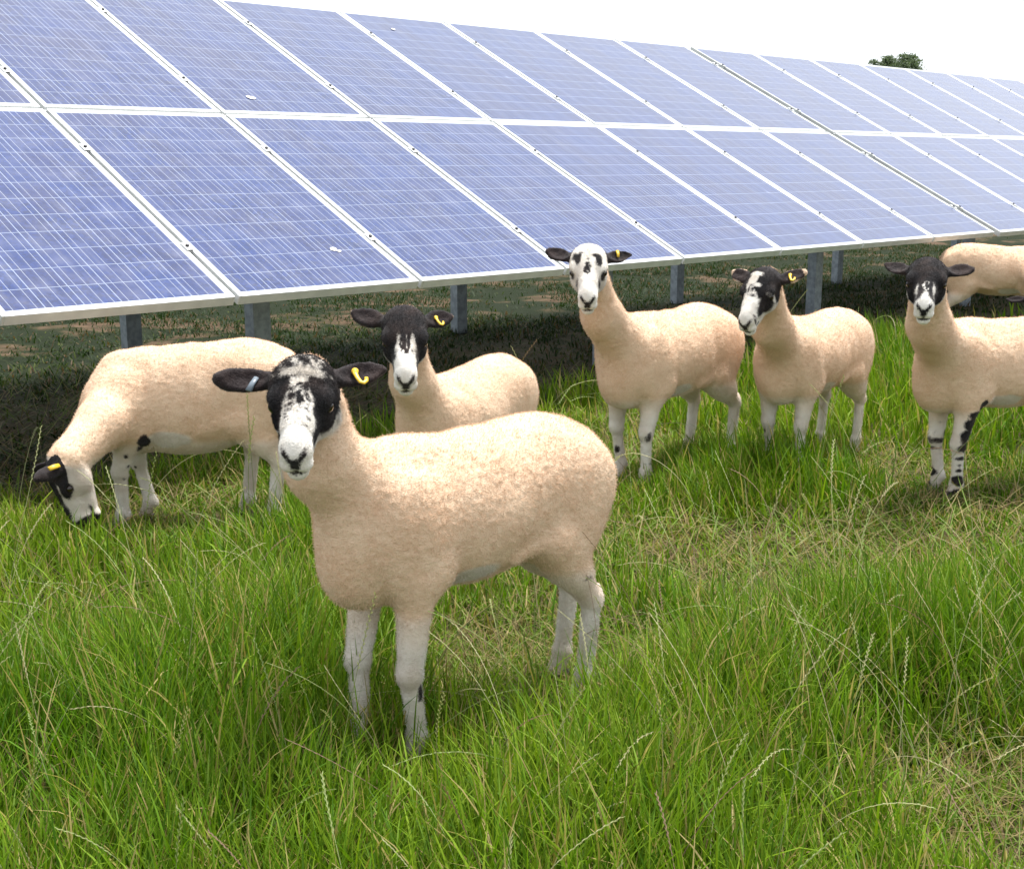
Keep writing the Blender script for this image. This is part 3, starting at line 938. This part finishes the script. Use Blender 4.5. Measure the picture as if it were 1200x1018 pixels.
def across(x, y): return (x - T_ORG[0]) * HX[0] + (y - T_ORG[1]) * HX[1]
def along(x, y): return (x - T_ORG[0]) * AX[0] + (y - T_ORG[1]) * AX[1]


def ribbon_batch(base, az, length, droop, width, seg, lean, twist, tw0=None):
    """curved tapering ribbons; returns (V (n, 2seg+1, 3), faces template)"""
    n = len(az)
    d = np.stack([np.cos(az), np.sin(az)], 1)
    t = np.linspace(0, 1, seg + 1)
    ang = lean[:, None] + droop[:, None] * t[None, :] ** 1.4          # from vertical
    ds = length[:, None] / seg
    dx = np.sin(ang) * ds; dzv = np.cos(ang) * ds
    hx = np.concatenate([np.zeros((n, 1)), np.cumsum(dx[:, :-1], 1)], 1)
    hz = np.concatenate([np.zeros((n, 1)), np.cumsum(dzv[:, :-1], 1)], 1)
    P = np.empty((n, seg + 1, 3))
    P[..., 0] = base[:, None, 0] + d[:, None, 0] * hx
    P[..., 1] = base[:, None, 1] + d[:, None, 1] * hx
    P[..., 2] = base[:, None, 2] + hz
    fa = az[:, None] + PI / 2 + twist[:, None] * (t - .3)[None, :]
    w = width[:, None] * np.sqrt(np.clip(1 - t ** 2.2, 0, 1))[None, :] * (.75 + .5 * np.minimum(t * 3, .5))[None, :]
    off = np.stack([np.cos(fa) * w, np.sin(fa) * w, np.zeros_like(w)], 2) * .5
    Lf = P - off; Rt = P + off
    V = np.empty((n, 2 * seg + 1, 3))
    V[:, 0:2 * seg:2] = Lf[:, :seg]; V[:, 1:2 * seg:2] = Rt[:, :seg]; V[:, 2 * seg] = P[:, seg]
    F = [[2 * k, 2 * k + 1, 2 * k + 3, 2 * k + 2] for k in range(seg - 1)]
    F.append([2 * seg - 2, 2 * seg - 1, 2 * seg, 2 * seg])
    return V, F


def ribbons_mesh(name, parts, mat):
    Vs, Qs, Ts, Cs = [], [], [], []
    b = 0
    for V, F, col in parts:
        n, m, _ = V.shape
        q = np.array([f for f in F if f[2] != f[3]], dtype=np.int64).reshape(-1, 4)
        t = np.array([f[:3] for f in F if f[2] == f[3]], dtype=np.int64).reshape(-1, 3)
        o = (b + np.arange(n) * m)[:, None, None]
        Vs.append(V.reshape(-1, 3)); Qs.append((o + q[None]).reshape(-1, 4)); Ts.append((o + t[None]).reshape(-1, 3))
        Cs.append(np.repeat(col, m, axis=0)); b += n * m
    V = np.concatenate(Vs).astype(np.float32); Q = np.concatenate(Qs); T = np.concatenate(Ts); col = np.concatenate(Cs)
    me = bpy.data.meshes.new(name)
    me.vertices.add(len(V)); me.vertices.foreach_set('co', V.ravel())
    li = np.concatenate([Q.ravel(), T.ravel()]).astype(np.int32)
    me.loops.add(len(li)); me.loops.foreach_set('vertex_index', li)
    st = np.concatenate([np.arange(len(Q)) * 4, len(Q) * 4 + np.arange(len(T)) * 3]).astype(np.int32)
    me.polygons.add(len(st)); me.polygons.foreach_set('loop_start', st)
    me.update(calc_edges=True)
    me.polygons.foreach_set('use_smooth', np.ones(len(st), dtype=bool))
    a = me.attributes.new('tint', 'FLOAT_COLOR', 'POINT')
    a.data.foreach_set('color', np.concatenate([col, np.ones((len(col), 1))], 1).astype(np.float32).ravel())
    me.materials.append(mat)
    o = bpy.data.objects.new(name, me); C.objects.link(o)
    return o


def scatter(n, r0, r1, spread=.62):
    """points in a fan in front of the viewpoint, wider than the view"""
    r = np.sqrt(rng.random(n) * (r1 ** 2 - r0 ** 2) + r0 ** 2)
    th = PI / 2 + (rng.random(n) * 2 - 1) * spread
    return r * np.cos(th), r * np.sin(th)


def grass_colours(x, y, dry):
    n = len(x)
    g1 = np.array([.076, .172, .004]); g2 = np.array([.200, .292, .014]); g3 = np.array([.026, .082, .004]); straw = np.array([.42, .34, .15]); rust = np.array([.24, .13, .045])
    a = np.clip(.5 + .5 * n2(x, y, 1.1, 41) + rng.normal(size=n) * .28, 0, 1)[:, None]
    col = g1 * (1 - a) + g2 * a
    b = rng.random(n)[:, None]
    col = np.where(b < .22, g3 * .6 + col * .4, col)
    s = rng.random(n) < dry
    k = rng.random(n)[:, None]
    col = np.where(s[:, None], straw * k + (rust * .6 + g2 * .4) * (1 - k), col)
    return col * (.82 + .36 * rng.random((n, 1)))


parts = []
def tall_map(x, y):
    t = .55 + .45 * n2(x, y, .75, 51) + .35 * n2(x, y, 2.1, 52)
    # trodden, shorter patches behind the foreground sheep and at lower right
    for (cx, cy, r) in ((.85, 4.5, .55), (1.05, 2.45, .30), (1.08, 2.85, .34), (.04, 3.30, .26), (.75, 4.1, .35), (-.27, 2.66, .28), (.0, 3.35, .38), (1.7, 4.7, .4), (1.75, 5.3, .4), (-1.2, 4.8, .5)):
        t -= .75 * np.exp(-(((x - cx) ** 2 + (y - cy) ** 2) / r ** 2))
    for (cx, cy, r) in ((-.75, 2.7, .5), (.75, 2.95, .5), (.75, 5.1, .4), (1.25, 5.3, .4), (-.6, 4.3, .5), (2.6, 6.8, .9), (-.6, 3.2, .4), (2.5, 8., 1.2), (1.15, 3.1, .4), (.25, 2.3, .3)):
        t += .7 * np.exp(-(((x - cx) ** 2 + (y - cy) ** 2) / r ** 2))
    return np.clip(t, 0, 1.3)


for (n, r0, r1, seg, w0, hs) in ((90000, 1.35, 3.6, 5, .0042, 1.08), (100000, 3.6, 6.2, 4, .0056, 1.05), (100000, 6.2, 11., 3, .0085, 1.), (60000, 11., 26., 2, .016, .9)):
    x, y = scatter(n, r0, r1)
    # clumping
    cl = n2(x, y, 7., 61) * .5 + n2(x, y, 17., 62) * .5
    keep = rng.random(n) < np.clip(.62 + .95 * cl, .06, 1)
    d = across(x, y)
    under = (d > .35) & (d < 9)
    # beneath the tables the sward is thin and low; behind it is patchy
    keep &= ~(under & (rng.random(n) < .70)) & ~((d > 3.2) & (d < 8) & (rng.random(n) < .55))
    x, y, d, under = x[keep], y[keep], d[keep], under[keep]
    m = len(x)
    tm = tall_map(x, y)
    ht = (.060 + .190 * tm) * (.45 + .75 * rng.random(m)) * hs
    ht = np.where(under, ht * .40, ht)
    ht = np.where(d > 3.2, ht * .7, ht)
    base = np.stack([x, y, ground_z(x, y) - .004], 1)
    wind = 2.6 + 1.3 * n2(x, y, .6, 71)
    az = wind + rng.normal(size=m) * 1.5
    lean = np.abs(rng.normal(size=m)) * .26 + .04
    droop = np.abs(rng.normal(size=m)) * .75 + .1
    lean = np.where(under, lean + .5 + .4 * rng.random(m), lean)
    lean = np.where(tm < .35, lean + .35 * rng.random(m), lean)
    col = grass_colours(x, y, .12 + .30 * np.clip(.6 - tm, 0, 1) + .10 * np.clip(n2(x, y, 1.7, 77), 0, 1))
    col = np.where(under[:, None], col * [.36, .33, .5] + [.006, .002, .001], col)  # blades under and behind the tables darkened, shade put into their colour
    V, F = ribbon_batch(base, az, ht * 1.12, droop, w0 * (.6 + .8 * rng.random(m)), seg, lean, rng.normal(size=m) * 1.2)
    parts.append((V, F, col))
# scattered long blades standing above the sward
for (n, r0, r1, w0) in ((5200, 1.5, 4.2, .0056), (5200, 4.2, 7.5, .0068)):
    x, y = scatter(n, r0, r1)
    tm = tall_map(x, y)
    k = (rng.random(n) < np.clip(tm + .12, .1, 1) * np.clip(.5 + n2(x, y, 5., 63), .1, 1)) & (across(x, y) < .3)
    x, y, tm = x[k], y[k], tm[k]; m = len(x)
    base = np.stack([x, y, ground_z(x, y) - .004], 1)
    V, F = ribbon_batch(base, rng.random(m) * 2 * PI, (.20 + .13 * rng.random(m)) * (.75 + .35 * tm), np.abs(rng.normal(size=m)) * .7 + .1, w0 * (.7 + .5 * rng.random(m)), 6, np.abs(rng.normal(size=m)) * .22, rng.normal(size=m))
    parts.append((V, F, grass_colours(x, y, .10) * 1.1))
# matted dead stems lying low
for (n, r0, r1, w0) in ((26000, 1.4, 4.2, .0024), (30000, 4.2, 8., .004)):
    x, y = scatter(n, r0, r1)
    tm = tall_map(x, y)
    k = rng.random(n) < np.clip(1.0 - tm, .18, 1)
    x, y = x[k], y[k]; m = len(x)
    base = np.stack([x, y, ground_z(x, y) + .004 + .05 * rng.random(m) ** 2], 1)
    V, F = ribbon_batch(base, rng.random(m) * 2 * PI, .08 + .16 * rng.random(m), rng.normal(size=m) * .4 + .2, w0 * (.6 + .7 * rng.random(m)), 4, 1.0 + .4 * rng.random(m), rng.normal(size=m) * 1.5)
    k = rng.random((m, 1))
    col = (np.array([.30, .25, .11]) * k + np.array([.13, .085, .035]) * (1 - k)) * (.7 + .5 * rng.random((m, 1)))
    gg = rng.random(m) < .35
    col[gg] = np.array([.14, .22, .03])
    parts.append((V, F, col))
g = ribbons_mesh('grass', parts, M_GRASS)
g['kind'] = 'stuff'; g['label'] = 'long green meadow grass with straw coloured dead blades'; g['category'] = 'grass'
print('grass', round(time.time() - T0, 1))

# broad leaved weeds in the shade under the tables
def weeds():
    n = 70000
    a = rng.random(n) * 24 - 8; d = .25 + rng.random(n) ** .8 * 8
    x = T_ORG[0] + AX[0] * a + HX[0] * d; y = T_ORG[1] + AX[1] * a + HX[1] * d
    cl = n2(x, y, 1.3, 81) + .5 * n2(x, y, 4, 82)
    k = rng.random(n) < np.clip(.5 + .8 * cl, .05, 1)
    x, y, d = x[k], y[k], d[k]; m = len(x)
    base = np.stack([x, y, ground_z(x, y) - .003], 1)
    P = []
    for rep in range(4):
        ht = (.025 + .055 * rng.random(m)) * (1 + .5 * np.clip(n2(x, y, 1.3, 81), 0, 1))
        b = base + np.stack([rng.normal(size=m) * .03, rng.normal(size=m) * .03, np.zeros(m)], 1)
        V, F = ribbon_batch(b, rng.random(m) * 2 * PI, ht, .8 + rng.random(m) * .8, .006 + .008 * rng.random(m), 2, .3 + rng.random(m) * .9, rng.normal(size=m) * .6)
        k = rng.random((m, 1))
        col = np.array([.014, .036, .007]) * k + np.array([.028, .050, .012]) * (1 - k)  # leaf colour lowered to paint in deeper shade below and behind the tables
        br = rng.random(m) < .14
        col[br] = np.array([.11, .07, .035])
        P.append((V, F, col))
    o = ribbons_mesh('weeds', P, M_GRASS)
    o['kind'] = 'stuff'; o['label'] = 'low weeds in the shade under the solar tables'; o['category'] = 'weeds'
weeds()

# flowering ryegrass stems with zigzag seed heads
def seed_stems():
    P = []
    r_ = np.random.default_rng(99)
    n1 = 420; n2c = 260
    x1, y1 = scatter(n1, 1.6, 4.2, .5); x2, y2 = scatter(n2c, 4.2, 9.5, .5)
    xs = np.concatenate([x1, x2]); ys = np.concatenate([y1, y2])
    ok = across(xs, ys) < .2
    xs, ys = xs[ok], ys[ok]
    sw, sl = [], []
    for x, y in zip(xs, ys):
        far = math.hypot(x, y) > 4.2
        if math.hypot(x, y) < 2.3: L = .26 + .16 * r_.random()
        else: L = .36 + .26 * r_.random()
        az = r_.random() * 2 * PI
        lean = abs(r_.normal()) * .38 + .08; droop = .15 + abs(r_.normal()) * .75
        seg = 12
        p = np.array([x, y, float(ground_z(x, y)[0])]); pts = [p.copy()]
        d = np.array([math.cos(az), math.sin(az)]); kink = r_.normal() * .5
        for k in range(seg):
            t = (k + 1) / seg; a = lean + droop * t ** 1.6
            if a > 2.0: a = 2.0
            p = p + np.array([math.sin(a) * math.cos(az + kink * t), math.sin(a) * math.sin(az + kink * t), math.cos(a)]) * L / seg
            pts.append(p.copy())
        c = r_.random()
        sc_ = np.array([.44, .40, .24]) * c + np.array([.26, .33, .12]) * (1 - c)
        if r_.random() < .12: sc_ = np.array([.26, .17, .12])
        sw.append((pts, sc_, .0010 * (1.4 if far else 1.)))
    V, F, Cc = [], [], []
    for pts, col, rr in sw:
        mb = MB(); mb.tube(pts, [rr * (1.1 - .5 * i / len(pts)) for i in range(len(pts))], 3, cap=False)
        b = len(V); V += mb.v; F += [tuple(b + i for i in f) for f in mb.f]; Cc += [col] * len(mb.v)
        # spikelets on the last third
        s0 = int(len(pts) * .62)
        P_ = np.array(pts); 
        nsp = 20
        for q in range(nsp):
            t = s0 + (len(pts) - 1 - s0) * (q + .5) / nsp
            i = min(int(t), len(pts) - 2); c = P_[i] + (P_[i + 1] - P_[i]) * (t - i)
            ax = unit(P_[i + 1] - P_[i]); sd = np.cross(ax, [.3, .2, 1.]); sd = unit(sd) * (1 if q % 2 else -1)
            e = ax * .0095 * rr / .0009 ** 1 + sd * .0030 * rr / .0009
            up = np.cross(ax, sd) * .0011 * rr / .0009
            a0, a1 = c, c + e; mid = c + e * .5
            b = len(V)
            V += [tuple(a0), tuple(mid + sd * .0013 * rr / .0009), tuple(a1), tuple(mid - sd * .0009 * rr / .0009), tuple(mid + up)]
            F += [(b, b + 1, b + 4), (b + 1, b + 2, b + 4), (b + 2, b + 3, b + 4), (b + 3, b, b + 4)]
            Cc += [col * 1.1] * 5
    o = mesh_obj('grass_seed_heads', np.array(V), F, M_GRASS)
    a = o.data.attributes.new('tint', 'FLOAT_COLOR', 'POINT')
    a.data.foreach_set('color', np.concatenate([np.array(Cc), np.ones((len(Cc), 1))], 1).astype(np.float32).ravel())
    o['kind'] = 'stuff'; o['label'] = 'pale arching ryegrass stems with zigzag seed heads'; o['category'] = 'grass'
seed_stems()

# ------------------------------------------------------------------ distant tree
def tree():
    D = 190.; cx = .2692 * D
    cyy = math.sqrt(D * D - cx * cx)
    g = float(ground_z(cx, cyy)[0])
    root = empty('oak_tree', 'round topped dark tree far off, only its crown showing above the solar panels', 'tree', None, (cx, cyy, g))
    top = 11.7 - g
    r_ = np.random.default_rng(4)
    mb = MB()
    h = top
    mb.tube([(0, 0, -.3), (.1, 0, h * .2), (0, .1, h * .45), (.1, 0, h * .7)], [.5, .38, .28, .12], 9)
    limbs = []
    for k in range(26):
        a = r_.random() * 2 * PI; z0 = h * (.25 + .4 * r_.random()); e = 1.4 + 2.2 * r_.random()
        z1 = z0 + h * (.12 + .28 * r_.random())
        tip = np.array([math.cos(a) * e, math.sin(a) * e, min(z1, h * .95)])
        mb.tube([(0, 0, z0), (tip[0] * .5, tip[1] * .5, z0 + (tip[2] - z0) * .35), tuple(tip)], [.14, .09, .03], 6)
        limbs.append(tip)
    mb.obj('trunk', simple('bark', (.09, .07, .05), .9, var=.4, sc=5), root, True)
    # crown: leaf clumps round the limb ends and over a broad dome
    cl = list(limbs)
    for k in range(120):
        a = r_.random() * 2 * PI; u = r_.random() ** .5; ph = r_.random() ** .8
        rad = 3.7 * u
        zz = h * .45 + (h * .50) * math.sqrt(max(0, 1 - u * u)) * (.55 + .45 * ph)
        cl.append(np.array([math.cos(a) * rad, math.sin(a) * rad, zz]))
    Vs = []; n_t = 0
    for c in cl:
        m = 150; s = .45 + .5 * r_.random()
        q = r_.normal(size=(m, 3)) * s * [1, 1, .6] * .55 + c
        Vs.append(q)
    q = np.concatenate(Vs); q = q[q[:, 2] < h]
    m = len(q)
    u = r_.normal(size=(m, 3)); u /= np.linalg.norm(u, axis=1, keepdims=True)
    v = np.cross(u, r_.normal(size=(m, 3))); v /= np.linalg.norm(v, axis=1, keepdims=True)
    s = (.10 + .10 * r_.random((m, 1)))
    V = np.stack([q - u * s, q + v * s * .5, q + u * s, q - v * s * .5], 1).reshape(-1, 3)
    o = mesh_obj('crown', V, np.arange(m * 4).reshape(m, 4), M_GRASS, root)
    a = o.data.attributes.new('tint', 'FLOAT_COLOR', 'POINT')
    k = r_.random((m, 1)); col = np.array([.10, .135, .085]) * k + np.array([.15, .19, .12]) * (1 - k)  # leaves paled to grey-green, distance haze put into their colour
    a.data.foreach_set('color', np.repeat(np.concatenate([col, np.ones((m, 1))], 1), 4, axis=0).astype(np.float32).ravel())
tree()

# ------------------------------------------------------------------ light, sky, camera
EL, AZ = math.radians(72), math.radians(56)        # high sun, a little behind the flock and to the left
sd = np.array([math.cos(EL) * math.cos(AZ), math.cos(EL) * math.sin(AZ), math.sin(EL)])
L = bpy.data.lights.new('sun', 'SUN'); L.energy = 5.0; L.angle = math.radians(18); L.color = (1, .965, .91)
lo_ = bpy.data.objects.new('sun', L); C.objects.link(lo_)
lo_.rotation_euler = Vector(-sd).to_track_quat('-Z', 'Y').to_euler()
w = bpy.data.worlds.new('World'); S.world = w; w.use_nodes = True
t = w.node_tree; bg = t.nodes['Background']; out = t.nodes['World Output']
sky = t.nodes.new('ShaderNodeTexSky'); sky.sky_type = 'NISHITA'; sky.sun_disc = False
sky.sun_elevation = EL; sky.sun_rotation = PI / 2 - AZ
t.links.new(sky.outputs[0], bg.inputs[0]); bg.inputs[1].default_value = .10
bg2 = t.nodes.new('ShaderNodeBackground')
tc = t.nodes.new('ShaderNodeTexCoord'); nz = t.nodes.new('ShaderNodeTexNoise'); nz.inputs['Scale'].default_value = 2.2; nz.inputs['Detail'].default_value = 4
cr = t.nodes.new('ShaderNodeValToRGB')
cr.color_ramp.elements[0].position = .3; cr.color_ramp.elements[0].color = (.86, .92, 1, 1)
cr.color_ramp.elements[1].position = .7; cr.color_ramp.elements[1].color = (1, 1, 1, 1)
t.links.new(tc.outputs['Generated'], nz.inputs['Vector']); t.links.new(nz.outputs['Fac'], cr.inputs[0]); t.links.new(cr.outputs[0], bg2.inputs[0])
bg2.inputs[1].default_value = .90
mx = t.nodes.new('ShaderNodeMixShader'); mx.inputs[0].default_value = .85
t.links.new(bg.outputs[0], mx.inputs[1]); t.links.new(bg2.outputs[0], mx.inputs[2]); t.links.new(mx.outputs[0], out.inputs[0])

cam = bpy.data.cameras.new('camera'); co_ = bpy.data.objects.new('camera', cam); C.objects.link(co_)
co_.location = (0, 0, CAMH); co_.rotation_euler = (PI / 2 - .225, 0, 0)
cam.sensor_fit = 'HORIZONTAL'; cam.sensor_width = 36; cam.lens = 1563.5 / 1200 * 36; cam.clip_end = 2000; cam.clip_start = .05
S.camera = co_
S.view_settings.view_transform = 'Standard'; S.view_settings.look = 'None'; S.view_settings.gamma = 1; S.view_settings.exposure = .58
S.cycles.max_bounces = 8; S.cycles.diffuse_bounces = 3; S.cycles.transparent_max_bounces = 8
try: S.cycles_curves.shape = 'RIBBONS'
except Exception: pass
print('done', round(time.time() - T0, 1))
